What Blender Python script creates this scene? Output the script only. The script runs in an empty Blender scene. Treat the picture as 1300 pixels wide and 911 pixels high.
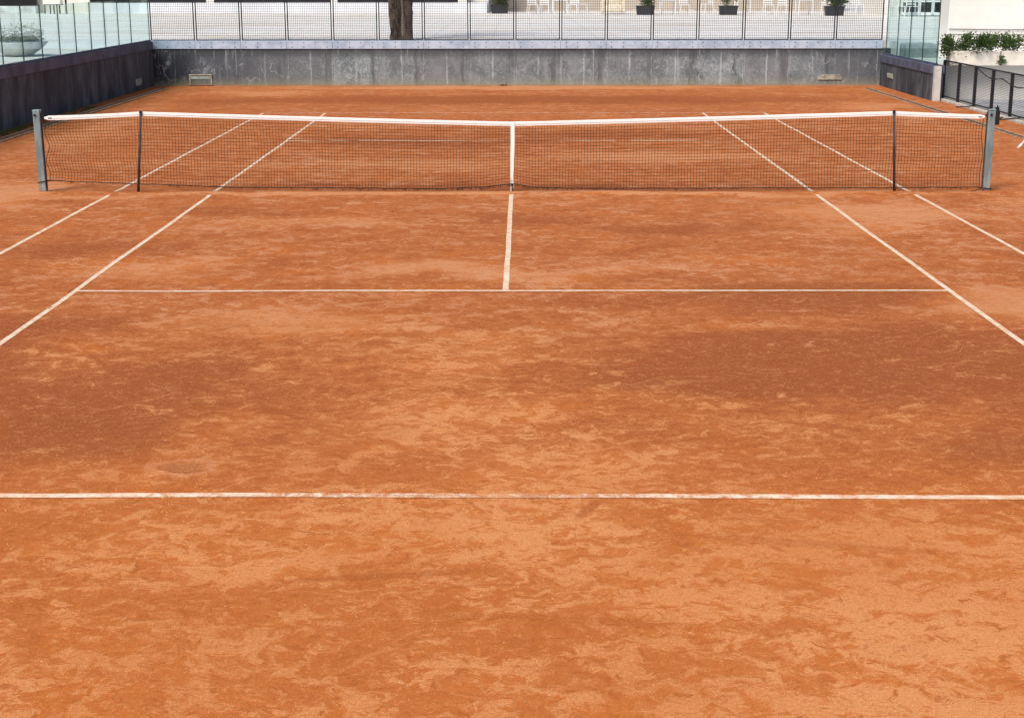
import bpy, bmesh, math, random
from mathutils import Vector, Matrix, Euler
from mathutils import noise as mnoise
random.seed(11)
R = math.radians
sc = bpy.context.scene
COL = sc.collection

# ------------------------------------------------------------------ node helpers
class NT:
    def __init__(s, name):
        s.m = bpy.data.materials.new(name); s.m.use_nodes = True
        s.t = s.m.node_tree; s.t.nodes.clear()
        s.out = s.t.nodes.new('ShaderNodeOutputMaterial')
        s.tc = s.t.nodes.new('ShaderNodeTexCoord')
        s.P = s.tc.outputs['Object']
    def n(s, typ, **kw):
        nd = s.t.nodes.new(typ)
        for k, v in kw.items(): setattr(nd, k, v)
        return nd
    def L(s, a, b): s.t.links.new(a, b)
    def put(s, sock, v):
        if hasattr(v, 'node'): s.L(v, sock)
        elif isinstance(v, (tuple, list)) and len(v) == 3 and sock.type == 'RGBA': sock.default_value = (*v, 1)
        else: sock.default_value = v
    def math(s, op, a, b=None, c=None, clamp=False):
        nd = s.n('ShaderNodeMath', operation=op, use_clamp=clamp)
        s.put(nd.inputs[0], a)
        if b is not None: s.put(nd.inputs[1], b)
        if c is not None: s.put(nd.inputs[2], c)
        return nd.outputs[0]
    def vmath(s, op, a, b=None):
        nd = s.n('ShaderNodeVectorMath', operation=op)
        s.put(nd.inputs[0], a)
        if b is not None: s.put(nd.inputs[1], b)
        return nd.outputs['Value'] if op in ('LENGTH', 'DOT_PRODUCT') else nd.outputs[0]
    def map(s, vec, loc=(0,0,0), rot=(0,0,0), scale=(1,1,1), kind='POINT'):
        nd = s.n('ShaderNodeMapping', vector_type=kind)
        s.L(vec, nd.inputs[0]); nd.inputs[1].default_value = loc
        nd.inputs[2].default_value = rot; nd.inputs[3].default_value = scale
        return nd.outputs[0]
    def noise(s, vec, scale, detail=3, rough=.55, dist=0, color=False):
        nd = s.n('ShaderNodeTexNoise')
        s.L(vec, nd.inputs['Vector']); nd.inputs['Scale'].default_value = scale
        nd.inputs['Detail'].default_value = detail; nd.inputs['Roughness'].default_value = rough
        nd.inputs['Distortion'].default_value = dist
        return nd.outputs[1 if color else 0]
    def rng(s, v, a, b, c=0., d=1., smooth=True):
        nd = s.n('ShaderNodeMapRange'); nd.interpolation_type = 'SMOOTHSTEP' if smooth else 'LINEAR'
        s.put(nd.inputs[0], v)
        for i, x in enumerate((a, b, c, d)): nd.inputs[i+1].default_value = x
        return nd.outputs[0]
    def mix(s, f, a, b, mode='MIX'):
        nd = s.n('ShaderNodeMix', data_type='RGBA', blend_type=mode)
        s.put(nd.inputs[0], f); s.put(nd.inputs[6], a); s.put(nd.inputs[7], b)
        return nd.outputs[2]
    def xyz(s, vec):
        nd = s.n('ShaderNodeSeparateXYZ'); s.L(vec, nd.inputs[0]); return nd.outputs
    def bsdf(s, col, rough=.7, metal=0., spec=.3, bump=None, bstr=.3, bdist=.01):
        b = s.n('ShaderNodeBsdfPrincipled')
        s.put(b.inputs['Base Color'], col); s.put(b.inputs['Roughness'], rough)
        b.inputs['Metallic'].default_value = metal
        b.inputs['Specular IOR Level'].default_value = spec
        if bump is not None:
            bp = s.n('ShaderNodeBump'); s.L(bump, bp.inputs['Height'])
            bp.inputs['Strength'].default_value = bstr; bp.inputs['Distance'].default_value = bdist
            s.L(bp.outputs[0], b.inputs['Normal'])
        return b.outputs[0]
    def fin(s, sh): s.L(sh, s.out.inputs[0]); return s.m

def simple(name, col, rough=.6, metal=0., var=.12, scale=8., spec=.3, bstr=.15, stretch=(1,1,1)):
    t = NT(name); p = t.map(t.P, scale=stretch)
    f = t.noise(p, scale, 5, .6)
    a = tuple(c*(1-var*1.6) for c in col); b = tuple(min(1, c*(1+var*1.2)) for c in col)
    c = t.mix(t.rng(f, .3, .7), a, b)
    rr = t.rng(t.noise(p, scale*2, 3), .3, .7, max(.03, rough-.1), min(1, rough+.1))
    return t.fin(t.bsdf(c, rr, metal, spec, f, bstr, .004))

# ------------------------------------------------------------------ clay
def blob(t, P, x, y, rx, ry, rot=0, inner=.2):
    q = t.map(P, loc=(x, y, 0), rot=(0,0,R(rot)), scale=(rx, ry, 1), kind='TEXTURE')
    l = t.vmath('LENGTH', q)
    return t.rng(l, inner, 1., 1., 0.)

DRY = [(-1.3,-14.3,2.2,1.1,0,.3), (1.8,-12.6,1.6,.6,0,.4), (2.6,-14.2,3.6,2.0,0,.8), (0,-12.6,2.6,.9,0,.7), (-2.0,-14.2,2.5,1.1,0,.1), (3.6,-13.2,2.2,1.2,0,.5), (.2,-11.5,1.6,.8,0,.6), (4.7,-1.8,1.8,1.2,0,.9), (-.6,-5.6,1.8,.8,0,.8),
       (1.6,-5.2,1.4,.6,0,.5), (-2.4,-2.6,2.4,.7,0,.6), (4.7,-6.8,1.7,.9,0,.9), (-3.9,-5.2,1.5,1.2,0,.5), (-1.9,-7.7,1.8,1.1,0,.6), (-.5,-8.7,1.2,.9,20,.4), (-.2,-10.3,1.2,.9,0,.45),
       (3.6,-3.0,1.8,.7,0,.6), (0,-.25,9.,.25,0,1.1), (-7.4,-1,1.6,3.5,0,.9), (8.2,-1,2.,4.,0,.8), (-2,3,4,1.4,0,.6), (2.5,4,3.5,1.2,0,.7), (0,19.3,10,1.0,0,1.1), (-6.4,17.4,2.2,1.5,0,.7),
       (3,9,4,.8,0,.5), (-3,9,3,.8,0,.4), (-8,8,1,6,0,.5), (8.4,12,.9,5,0,.6)]
WET = [(-2.8,-9.9,2.3,1.5,0,.9), (2.8,-8.9,2.6,1.7,0,1.0), (2.2,-6.7,2.8,.9,0,.8), (-4.4,-8.4,1.8,1.5,0,.9), (-1.8,-6.1,2.2,.5,0,.35), (1.1,-9.4,1.8,.9,0,.45), (-3.4,-11.,1.8,.9,0,.8),
       (3.9,-11.2,2.0,.9,0,.85), (2.4,-2.9,2.2,.6,0,.7), (-4.6,-4.4,1.6,1.1,0,.55), (0,15.4,12,1.9,0,1.1), (0,.45,7,.5,0,.8), (-3.2,-1.6,2.,.6,0,.5), (6.2,-4.4,1.6,1.4,0,.6), (-6,-.75,.8,.35,0,.8),
       (-7,13,1.4,4,0,.4), (.3,-2.2,1.2,.5,0,.5), (-2.8,-12.6,1.5,.6,0,.5), (-2,6.2,4,1.2,0,.7), (2,7.4,4,1.,0,.6), (-4.3,-13.2,1.4,.6,0,.5), (1.6,-4.2,2.6,.5,0,.3), (-1.,-13.8,.9,.4,0,.1),
       (5.0,-8.6,1.3,1.2,0,.8), (-5.6,-6.4,1.4,1.1,0,.5)]
def clay_color(t):
    """dusty red clay: returns (colour, bump height)"""
    x, y, z = t.xyz(t.P)
    flat = t.vmath('MULTIPLY', t.P, (1, 1, 0))
    warp = t.vmath('SUBTRACT', t.noise(flat, .9, 3, .55, color=True), (.5, .5, .5))
    P1 = t.vmath('ADD', flat, t.vmath('MULTIPLY', warp, (1.6, 1.6, 0)))
    wf = t.vmath('SUBTRACT', t.noise(flat, 5., 3, .6, color=True), (.5, .5, .5))
    P2 = t.vmath('ADD', flat, t.vmath('MULTIPLY', wf, (.22, .22, 0)))
    at = t.n('ShaderNodeAttribute', attribute_name='damp').outputs['Fac']      # broad damp (-) and dry (+) areas
    big = t.noise(t.map(P1, scale=(.7, 1, 1)), .55, 4, .6)
    bias = t.math('ADD', t.math('MULTIPLY', at, 1.), t.math('MULTIPLY', t.math('SUBTRACT', big, .5), 1.4))   # -1 .. 1
    # dust flakes brushed about by the drag mat: two sizes, streaky along x
    f1 = t.noise(t.map(P2, scale=(.85, 1, 1)), 6., 6, .68, .6)
    f2 = t.noise(t.map(P2, rot=(0,0,.5), scale=(.85, 1.1, 1)), 18., 5, .72, .9)
    f3 = t.noise(t.map(P2, loc=(7,3,0), rot=(0,0,-.25), scale=(.6, 1, 1)), 2.4, 5, .65, .3)
    flake = t.math('ADD', t.math('MULTIPLY', f1, .5), t.math('ADD', t.math('MULTIPLY', f2, .22), t.math('MULTIPLY', f3, .28)))
    lvl = t.math('ADD', flake, t.math('MULTIPLY', bias, .062))
    dust = t.rng(lvl, .50, .565)
    dark = t.rng(lvl, .49, .415)
    w1 = t.math('ABSOLUTE', t.math('SUBTRACT', t.noise(P2, 3.4, 3, .6, .9), .5))
    grain = t.noise(flat, 170., 2, .6)
    grain2 = t.noise(flat, 55., 3, .75)
    curl = t.math('MULTIPLY', t.rng(w1, .0, .016, 1., 0.), t.rng(f2, .5, .64))
    # faint combing left by the drag mat and by sliding shoes, three directions
    d1 = t.noise(t.map(P1, rot=(0,0,.10), scale=(.55, 13, 1)), 1., 4, .7)
    d2 = t.noise(t.map(P1, loc=(3,1,0), rot=(0,0,-.55), scale=(.9, 17, 1)), 1., 3, .7)
    d3 = t.noise(t.map(P1, loc=(8,5,0), rot=(0,0,.62), scale=(1., 15, 1)), 1., 3, .7)
    patch = t.noise(flat, .8, 2, .5); patch2 = t.noise(t.map(flat, loc=(9,4,0)), .6, 2, .5)
    comb = t.math('ADD', t.math('MULTIPLY', t.math('SUBTRACT', d1, .5), .7), t.math('ADD', t.math('MULTIPLY', t.math('SUBTRACT', d2, .5), t.rng(patch, .48, .6)), t.math('MULTIPLY', t.math('SUBTRACT', d3, .5), t.rng(patch2, .5, .6))))
    c = t.mix(dark, (.425, .128, .034), (.345, .092, .023))
    c = t.mix(t.math('MULTIPLY', t.rng(bias, -.05, -.95), .75), c, (.28, .079, .023))
    c = t.mix(t.math('MULTIPLY', t.rng(bias, 0., .8), .6), c, (.62, .215, .058))
    hue = t.noise(P1, 1.3, 3)
    c = t.mix(t.math('MULTIPLY', t.math('MULTIPLY', t.rng(hue, .5, .7), t.rng(bias, -.4, .1)), .5), c, (.56, .155, .024))
    c = t.mix(t.rng(y, -10.5, -12.5, 0., .6), c, (.54, .158, .030))
    amt = t.math('ADD', .46, t.math('MULTIPLY', t.rng(patch2, .35, .65), .34))
    c = t.mix(t.math('MULTIPLY', dust, t.math('MULTIPLY', amt, t.rng(grain2, .35, .6, .55, 1.1))), c, t.mix(t.rng(y, -9.5, -6.5), (.73, .335, .128), (.64, .32, .165)))
    c = t.mix(t.math('MULTIPLY', t.math('MULTIPLY', t.rng(at, .25, .9), t.rng(y, -9., -7.)), .55), c, (.60, .285, .135))
    c = t.mix(t.math('MULTIPLY', t.rng(f2, .53, .60), t.rng(grain2, .4, .62, .1, .5)), c, (.70, .31, .12))
    c = t.mix(t.math('MULTIPLY', t.rng(f2, .46, .36), .4), c, (.30, .07, .017))
    c = t.mix(t.rng(comb, .06, .26, 0., .42), c, (.70, .31, .12))
    c = t.mix(t.rng(comb, -.06, -.26, 0., .38), c, (.31, .075, .018))
    c = t.mix(t.math('MULTIPLY', t.math('MULTIPLY', curl, t.rng(bias, -.3, .2)), .16), c, (.78, .40, .18))
    # swept damp bands and shoe slides of their own shape
    marks = [(-3.25,-12.72,.8,.07,3,.8), (-1.35,-9.83,.045,.28,-8,.6), (.55,-9.16,.26,.035,-38,.8), (.5,-9.45,.5,.03,-12,.5), (1.0,-10.9,.55,.05,14,.6),
             (.45,-12.1,.05,.22,-25,.7), (2.85,-10.9,.12,.09,0,.8), (-3.35,-10.6,.06,.4,22,.7), (-.6,-13.0,.8,.05,8,.5), (1.5,-11.0,.3,.04,20,.5), (.3,-13.5,.9,.05,-5,.3),
             (2.2,-9.9,.7,.03,10,.5), (-1.9,-10.2,.9,.05,-3,.4), (1.75,-8.1,.03,.12,0,.7), (1.35,-8.1,.05,.07,0,.7), (3.1,-12.,.9,.05,4,.4), (-.3,-8.5,.35,.04,-30,.5),
             (1.6,-12.6,.9,.08,-10,.35), (-.9,-7.6,.6,.05,25,.35), (3.7,-9.6,.4,.05,-15,.5)]
    P3 = t.vmath('ADD', flat, t.vmath('MULTIPLY', wf, (.07, .07, 0)))
    r2 = random.Random(5)
    for _ in range(14): marks.append((r2.uniform(-4,4), r2.uniform(-13.4,-7.5), r2.uniform(.12,.5), r2.uniform(.012,.035), r2.uniform(-60,60), r2.uniform(.4,.8)))
    mk = None
    for b in marks:
        v = t.math('MULTIPLY', blob(t, P3, *b[:5], inner=.45), b[5])
        mk = v if mk is None else t.math('MAXIMUM', mk, v)
    c = t.mix(t.math('MULTIPLY', mk, .95), c, (.35, .088, .018))
    ring = t.math('ADD', t.math('MULTIPLY', t.math('SUBTRACT', t.noise(flat, 7., 4, .6), .5), .9), t.vmath('LENGTH', t.map(P2, loc=(-1.97,-11.38,0), scale=(.215,.15,1), kind='TEXTURE')))
    rr = t.math('MULTIPLY', t.rng(ring, .55, .8), t.rng(ring, 1.15, .9))
    c = t.mix(t.math('MULTIPLY', rr, .40), c, (.70, .33, .17))
    pit = t.rng(ring, .7, .35)
    c = t.mix(t.math('MULTIPLY', pit, .6), c, t.mix(t.rng(grain2, .4, .6), (.30, .11, .045), (.46, .19, .08)))
    # crumbs and grain
    c = t.mix(t.rng(grain, .35, .7, .0, .42), c, (.27, .072, .022))
    c = t.mix(t.rng(grain2, .54, .72, 0, .42), c, (.72, .34, .15))
    vor = t.n('ShaderNodeTexVoronoi'); t.L(flat, vor.inputs['Vector']); vor.inputs['Scale'].default_value = 16
    pick = t.xyz(vor.outputs['Color'])[0]
    dot = t.math('MULTIPLY', t.rng(vor.outputs['Distance'], .05, .09, 1., 0.), t.math('GREATER_THAN', pick, .86))
    c = t.mix(t.math('MULTIPLY', dot, .7), c, (.82, .55, .36))
    # mossy grime beside the left wall
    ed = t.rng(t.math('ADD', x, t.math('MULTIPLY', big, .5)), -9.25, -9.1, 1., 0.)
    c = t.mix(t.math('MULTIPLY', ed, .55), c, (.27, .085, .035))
    h = t.math('ADD', t.math('MULTIPLY', flake, 1.), t.math('ADD', t.math('MULTIPLY', grain2, .35), t.math('MULTIPLY', grain, .14)))
    h = t.math('SUBTRACT', h, t.math('MULTIPLY', pit, .5))
    return c, h, flake, P2

t = NT('red_clay'); c, h, _, _ = clay_color(t)
M_clay = t.fin(t.bsdf(c, .92, 0, .12, h, .55, .02))

def line_mat(name, lo, hi, worn=None, amin=0., base=(.80, .71, .56)):
    """white tape nailed in the clay, in places trodden under with clay"""
    t = NT(name)
    flat = t.vmath('MULTIPLY', t.P, (1, 1, 0))
    n1 = t.noise(flat, 9., 5, .7, .6); n2 = t.noise(flat, 55., 3, .6)
    a = t.math('ADD', t.math('MULTIPLY', n1, .6), t.math('MULTIPLY', n2, .4))
    if worn:
        for wv in worn: a = t.math('SUBTRACT', a, t.math('MULTIPLY', blob(t, flat, *wv[:5]), wv[5]))
    al = t.rng(a, lo, hi, amin, 1.)
    col = t.mix(t.rng(n2, .35, .65), tuple(v*.88 for v in base), base)
    col = t.mix(t.rng(n1, .62, .36, 0.05, .75), col, (.68, .34, .17))
    cc, h, _, _ = clay_color(t)
    return t.fin(t.bsdf(t.mix(al, cc, col), .85, 0, .12, h, .4, .012))
M_line = line_mat('white_line_tape', .26, .36, [(-4.115,-7.10,.15,.10,0,.16)])
M_base = line_mat('worn_baseline_tape', .36, .56, [(.15,-11.885,.75,.3,0,.14), (-.9,-11.885,.9,.3,0,.05), (-3.4,-11.885,1.8,.3,0,-.12), (3.1,-11.885,1.9,.3,0,-.12)], .22, (.86,.72,.56))
M_far = line_mat('dusty_far_line_tape', .34, .50, [(-.2,6.4,1.2,.3,0,.12), (2.0,6.4,.2,.3,0,.3), (.6,6.4,.9,.3,0,.10), (3.9,6.4,.5,.3,0,.2), (-2.9,6.4,.12,.3,0,.3)], .2)
M_farbase = line_mat('half buried far line tape', .42, .56, None, 0., (.80,.60,.44))

# ------------------------------------------------------------------ concrete
def concrete_light():
    t = NT('stained_concrete'); x, y, z = t.xyz(t.P)
    n1 = t.noise(t.P, 1.6, 6, .62, .6); n2 = t.noise(t.P, 7, 6, .65, 1.); n3 = t.noise(t.map(t.P, scale=(7,7,.7)), 1.2, 4, .6)
    n4 = t.noise(t.P, 30, 4, .6)
    c = t.mix(t.rng(n1, .34, .66), (.115, .150, .165), (.285, .345, .37))
    c = t.mix(t.rng(n2, .5, .64, 0., .6), c, (.42, .48, .51))
    n5 = t.noise(t.map(t.P, loc=(4,0,2)), 13, 6, .72, 1.4); c = t.mix(t.rng(n5, .53, .62, 0., .45), c, (.50, .56, .60)); c = t.mix(t.rng(n5, .46, .38, 0., .5), c, (.085, .105, .115))
    wob = t.math('FRACT', t.math('DIVIDE', t.math('ADD', t.math('ADD', x, 9.93), t.math('MULTIPLY', n1, .5)), 1.2475)); c = t.mix(t.math('MULTIPLY', t.rng(wob, .30, .02), t.rng(n3, .35, .6)), c, (.085, .10, .11))
    c = t.mix(t.rng(n3, .52, .7, 0., .45), c, (.13, .14, .16))
    # each poured panel has its own grey
    pan = t.math('FLOOR', t.math('DIVIDE', t.math('ADD', x, 9.93), 1.2475))
    wn = t.n('ShaderNodeTexWhiteNoise', noise_dimensions='1D'); t.L(pan, wn.inputs['W'])
    c = t.mix(t.math('MULTIPLY', wn.outputs[0], .6), c, (.155, .165, .18))
    # lime streaks at the shuttering joints
    u = t.math('FRACT', t.math('DIVIDE', t.math('ADD', t.math('ADD', x, 9.93), t.math('MULTIPLY', t.math('SUBTRACT', n2, .5), .12)), .62375))
    dj = t.math('ABSOLUTE', t.math('SUBTRACT', u, .5))          # 0.5 at the joint
    st = t.math('MULTIPLY', t.rng(dj, .44, .492), t.rng(t.math('ADD', n3, t.math('MULTIPLY', n1, .7)), .66, .95))
    c = t.mix(t.math('MULTIPLY', st, .55), c, (.56, .62, .66))
    jn = t.rng(t.math('ABSOLUTE', t.math('SUBTRACT', t.math('FRACT', t.math('DIVIDE', t.math('ADD', x, 9.93), 1.2475)), .5)), .492, .498)
    c = t.mix(t.math('MULTIPLY', jn, .8), c, (.05, .052, .055))
    # darker under the coping plate, damp stains towards both corners, algae at the foot
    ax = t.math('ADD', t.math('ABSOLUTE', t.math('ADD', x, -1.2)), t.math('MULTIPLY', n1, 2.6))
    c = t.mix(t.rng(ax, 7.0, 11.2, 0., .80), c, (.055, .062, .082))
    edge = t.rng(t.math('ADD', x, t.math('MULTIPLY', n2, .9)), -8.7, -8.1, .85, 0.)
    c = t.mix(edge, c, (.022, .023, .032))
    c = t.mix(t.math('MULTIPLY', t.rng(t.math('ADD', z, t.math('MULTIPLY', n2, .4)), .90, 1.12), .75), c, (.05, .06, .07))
    # pale leached veins
    v = t.math('ABSOLUTE', t.math('SUBTRACT', t.noise(t.map(t.P, scale=(1,1,.45)), 2.6, 5, .6, 1.5), .5))
    c = t.mix(t.math('MULTIPLY', t.math('MULTIPLY', t.rng(v, 0., .03, 1., 0.), t.math('MULTIPLY', t.rng(n1, .5, .62), t.rng(ax, 6., 9.5))), .6), c, (.40, .43, .46))
    dr = t.noise(t.map(t.P, loc=(2,0,0), scale=(9,9,.35)), 1.0, 5, .7); top = t.rng(t.math('ADD', z, t.math('MULTIPLY', n1, .9)), .9, 1.5)
    c = t.mix(t.math('MULTIPLY', t.rng(dr, .56, .66), t.math('ADD', .25, t.math('MULTIPLY', top, .6))), c, (.075, .088, .10))
    c = t.mix(t.math('MULTIPLY', t.rng(dr, .42, .34), .45), c, (.46, .50, .53))
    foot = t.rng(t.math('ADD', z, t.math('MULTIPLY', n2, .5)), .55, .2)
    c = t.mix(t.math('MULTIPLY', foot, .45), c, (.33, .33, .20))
    c = t.mix(t.rng(n4, .4, .7, 0., .25), c, (.09, .09, .1))
    c = t.mix(t.rng(t.math('SUBTRACT', z, t.math('MULTIPLY', n2, .14)), .0, -.07, 0., .5), c, (.36, .20, .12))
    return t.fin(t.bsdf(c, .85, 0, .2, n4, .3, .006))
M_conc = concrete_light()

def concrete_dark():
    t = NT('damp_dark_concrete'); x, y, z = t.xyz(t.P)
    p = t.map(t.P, scale=(1.6, 1.6, .5)); n1 = t.noise(p, 1.3, 7, .72, .8); n2 = t.noise(t.P, 2., 5, .6); n3 = t.noise(t.P, 18, 5, .65)
    c = t.mix(t.rng(n1, .38, .66), (.030, .039, .048), (.105, .127, .150))
    c = t.mix(t.rng(n2, .5, .75, 0., .6), c, (.018, .018, .022))
    c = t.mix(t.rng(n3, .6, .75, 0., .5), c, (.07, .085, .12))
    return t.fin(t.bsdf(c, .7, 0, .3, n3, .3, .006))
M_dark = concrete_dark()
M_darkcap = simple('dark_coping_plate', (.085, .098, .145), .6, 0, .25, 3, bstr=.1)

def coping_mat():
    t = NT('galvanised_plate'); n1 = t.noise(t.P, 3, 5, .6, .5); n2 = t.noise(t.P, 26, 4, .6)
    c = t.mix(t.rng(n1, .35, .65), (.36, .46, .60), (.52, .63, .77))
    c = t.mix(t.rng(n2, .6, .75, 0, .4), c, (.25, .28, .33))
    return t.fin(t.bsdf(c, .5, .15, .4, n2, .05, .002))
M_cop = coping_mat()

def paving_mat():
    t = NT('pale_stone_paving')
    br = t.n('ShaderNodeTexBrick'); t.L(t.P, br.inputs['Vector'])
    br.inputs['Scale'].default_value = 1.0; br.inputs['Brick Width'].default_value = 1.2; br.inputs['Row Height'].default_value = .6
    br.inputs['Mortar Size'].default_value = .012; br.inputs['Color1'].default_value = (.79, .785, .77, 1); br.inputs['Color2'].default_value = (.83, .825, .81, 1)
    br.inputs['Mortar'].default_value = (.42, .40, .38, 1)
    n1 = t.noise(t.map(t.P, scale=(.35, 1, 1)), .55, 5, .6, .5); n2 = t.noise(t.map(t.P, loc=(5,2,0), scale=(.22, 1, 1)), 1.3, 6, .7)
    c = t.mix(t.rng(n1, .5, .66, 0, .7), br.outputs[0], (.62, .54, .43))
    c = t.mix(t.rng(n2, .52, .62, 0, .55), c, (.48, .46, .42))
    c = t.mix(t.math('MULTIPLY', blob(t, t.P, -.2, 31, 4.2, 15, 0, .4), t.rng(n2, .38, .56, .45, .95)), c, (.27, .28, .27))   # streaky darker grey patch right of the tree
    return t.fin(t.bsdf(c, .6, 0, .3, n2, .1, .004))
M_pave = paving_mat()

M_white = simple('white_plaster', (.74, .725, .675), .8, 0, .03, 2)
M_cream = simple('cream_plaster', (.50, .44, .37), .8, 0, .05, 1.5)
M_kerbw = simple('weathered_plaster', (.56, .55, .52), .8, 0, .12, 5)
M_plinth = simple('pale_plinth', (.72, .75, .80), .7, 0, .05, 1)
M_plantbox = simple('cream_box', (.74, .69, .60), .75, 0, .08, 4)
M_black = simple('black_void_glass', (.008, .008, .010), .12, 0, .2, 2, spec=.3, bstr=0)
M_dkpanel = simple('charcoal_panel', (.020, .020, .026), .55, 0, .2, 2)
M_frame = simple('dark_steel_frame', (.022, .024, .03), .5, .2, .2, 20)
M_wire = simple('dark_grey_wire', (.05, .052, .06), .5, .3, .1, 20)
M_net = simple('black_net_cord', (.022, .017, .015), .8, 0, .3, 40)
M_band = simple('white_canvas', (.88, .87, .85), .8, 0, .03, 30)
M_stitch = simple('grey_stitching', (.50, .50, .52), .8, 0, .1, 50)
def post_mat():
    t = NT('grey_painted_steel'); n1 = t.noise(t.map(t.P, scale=(4,4,.8)), 3, 5, .6); n2 = t.noise(t.P, 40, 4)
    x, y, z = t.xyz(t.P)
    c = t.mix(t.rng(n1, .35, .65), (.17, .235, .255), (.30, .385, .40))
    c = t.mix(t.rng(n2, .6, .72, 0, .5), c, (.08, .09, .09))
    c = t.mix(t.rng(t.math('ADD', z, t.math('MULTIPLY', n1, .12)), .16, .05, 0, .7), c, (.30, .13, .07))
    return t.fin(t.bsdf(c, .45, .3, .4, n2, .1, .002))
M_post = post_mat()
M_stick = simple('weathered_dark_pole', (.050, .043, .046), .55, 0, .3, 12)
M_blackpl = simple('black_plastic', (.015, .015, .017), .45, 0, .2, 20)
M_planter = simple('anthracite_planter', (.028, .030, .036), .5, 0, .12, 9)
M_whpl = simple('white_plastic', (.82, .83, .84), .4, 0, .03, 12)
M_bowl = simple('pale_concrete_bowl', (.60, .62, .60), .75, 0, .1, 6)
M_soil = simple('soil', (.06, .04, .03), .95, 0, .3, 20)
M_kerb = simple('pale_concrete_kerb', (.52, .47, .40), .85, 0, .2, 6)
M_drain = simple('drain_grate', (.17, .115, .08), .7, .2, .35, 10)
M_drkerb = simple('clay_stained_channel_edge', (.42, .23, .13), .85, 0, .3, 7)
M_grey = simple('grey_paving', (.56, .58, .61), .8, 0, .2, 2)
M_grey2 = simple('grey_block', (.30, .34, .34), .8, 0, .2, 3)
M_asph = simple('asphalt', (.05, .05, .05), .9, 0, .2, 3)
M_beige = simple('beige_lamp_housing', (.34, .33, .27), .7, 0, .25, 9)
M_lens = simple('frosted_lens', (.32, .40, .37), .3, 0, .2, 15)
M_cush = simple('cream_cloth', (.72, .66, .54), .85, 0, .1, 5)
M_seat = simple('dark_red_seat', (.10, .03, .02), .7, 0, .2, 8)

def leaf_mat(name, a, b):
    t = NT(name)
    g = t.n('ShaderNodeNewGeometry')
    c = t.mix(g.outputs['Random Per Island'], a, b)
    return t.fin(t.bsdf(c, .55, 0, .35))
M_leaf = leaf_mat('green_leaf', (.018, .045, .012), (.085, .15, .03))
M_leafy = leaf_mat('olive_leaf', (.03, .05, .012), (.14, .16, .04))
M_leafs = leaf_mat('silvery_leaf', (.20, .27, .19), (.42, .48, .38))
M_petal = leaf_mat('white_petal', (.72, .72, .72), (.85, .85, .84))
M_moss = leaf_mat('moss_blade', (.05, .07, .012), (.13, .14, .03))

def bark_mat():
    t = NT('bark'); p = t.map(t.P, scale=(1,1,.3)); n1 = t.noise(p, 14, 6, .7, .8); n2 = t.noise(t.P, 3, 4)
    c = t.mix(t.rng(n1, .4, .62), (.025, .017, .013), (.16, .115, .085))
    c = t.mix(t.rng(n2, .48, .62, 0, .65), c, (.20, .16, .13))
    return t.fin(t.bsdf(c, .95, 0, .1, n1, 1., .03))
M_bark = bark_mat()
M_barkpale = simple('pale_inner_bark', (.26, .20, .17), .9, 0, .2, 12, stretch=(1,1,.2), bstr=.6)

def glass_mat():
    t = NT('pale_green_glass')
    tr = t.n('ShaderNodeBsdfTransparent'); tr.inputs[0].default_value = (.86, .95, .94, 1)
    gl = t.n('ShaderNodeBsdfGlossy'); gl.inputs['Roughness'].default_value = .02; gl.inputs[0].default_value = (.95, 1, 1, 1)
    fr = t.n('ShaderNodeFresnel'); fr.inputs[0].default_value = 1.45
    mx = t.n('ShaderNodeMixShader')
    t.L(t.math('MULTIPLY', fr.outputs[0], .25), mx.inputs[0]); t.L(tr.outputs[0], mx.inputs[1]); t.L(gl.outputs[0], mx.inputs[2])
    return t.fin(mx.outputs[0])
M_glass = glass_mat()
M_gedge = simple('dark_green_glass_edge', (.02, .055, .055), .3, 0, .1, 10)

# ------------------------------------------------------------------ mesh helpers
def link(name, bm, mat, parent=None, smooth=False, bevel=0):
    me = bpy.data.meshes.new(name); bm.normal_update(); bm.to_mesh(me); bm.free()
    for m in (mat if isinstance(mat, (list, tuple)) else [mat]): me.materials.append(m)
    if smooth:
        for p in me.polygons: p.use_smooth = True
    o = bpy.data.objects.new(name, me); COL.objects.link(o)
    if parent is not None: o.parent = parent
    if bevel:
        md = o.modifiers.new('bevel', 'BEVEL'); md.width = bevel; md.segments = 2; md.limit_method = 'ANGLE'
    return o
def tag(o, label, cat, group=None):
    o['label'] = label; o['category'] = cat
    if group: o['group'] = group
    return o
def thing(name, label, cat, loc=(0,0,0), rz=0, group=None):
    o = bpy.data.objects.new(name, None); COL.objects.link(o); o.empty_display_size = .2
    o.location = loc; o.rotation_euler = (0,0,rz)
    return tag(o, label, cat, group)
def struct(name, bm, mat, **k):
    o = link(name, bm, mat, **k); o['kind'] = 'structure'; return o
def copy_tree(o, parent=None):
    c = o.copy(); COL.objects.link(c); c.parent = parent
    for ch in list(o.children): copy_tree(ch, c)
    return c
def B(): return bmesh.new()
def box(bm, x0, x1, y0, y1, z0, z1, mi=0):
    vs = [bm.verts.new(p) for p in ((x0,y0,z0),(x1,y0,z0),(x1,y1,z0),(x0,y1,z0),(x0,y0,z1),(x1,y0,z1),(x1,y1,z1),(x0,y1,z1))]
    for f in ((0,3,2,1),(4,5,6,7),(0,1,5,4),(1,2,6,5),(2,3,7,6),(3,0,4,7)):
        fc = bm.faces.new([vs[i] for i in f]); fc.material_index = mi
    return vs
def obox(x0,x1,y0,y1,z0,z1):
    b = B(); box(b,x0,x1,y0,y1,z0,z1); return b
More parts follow.
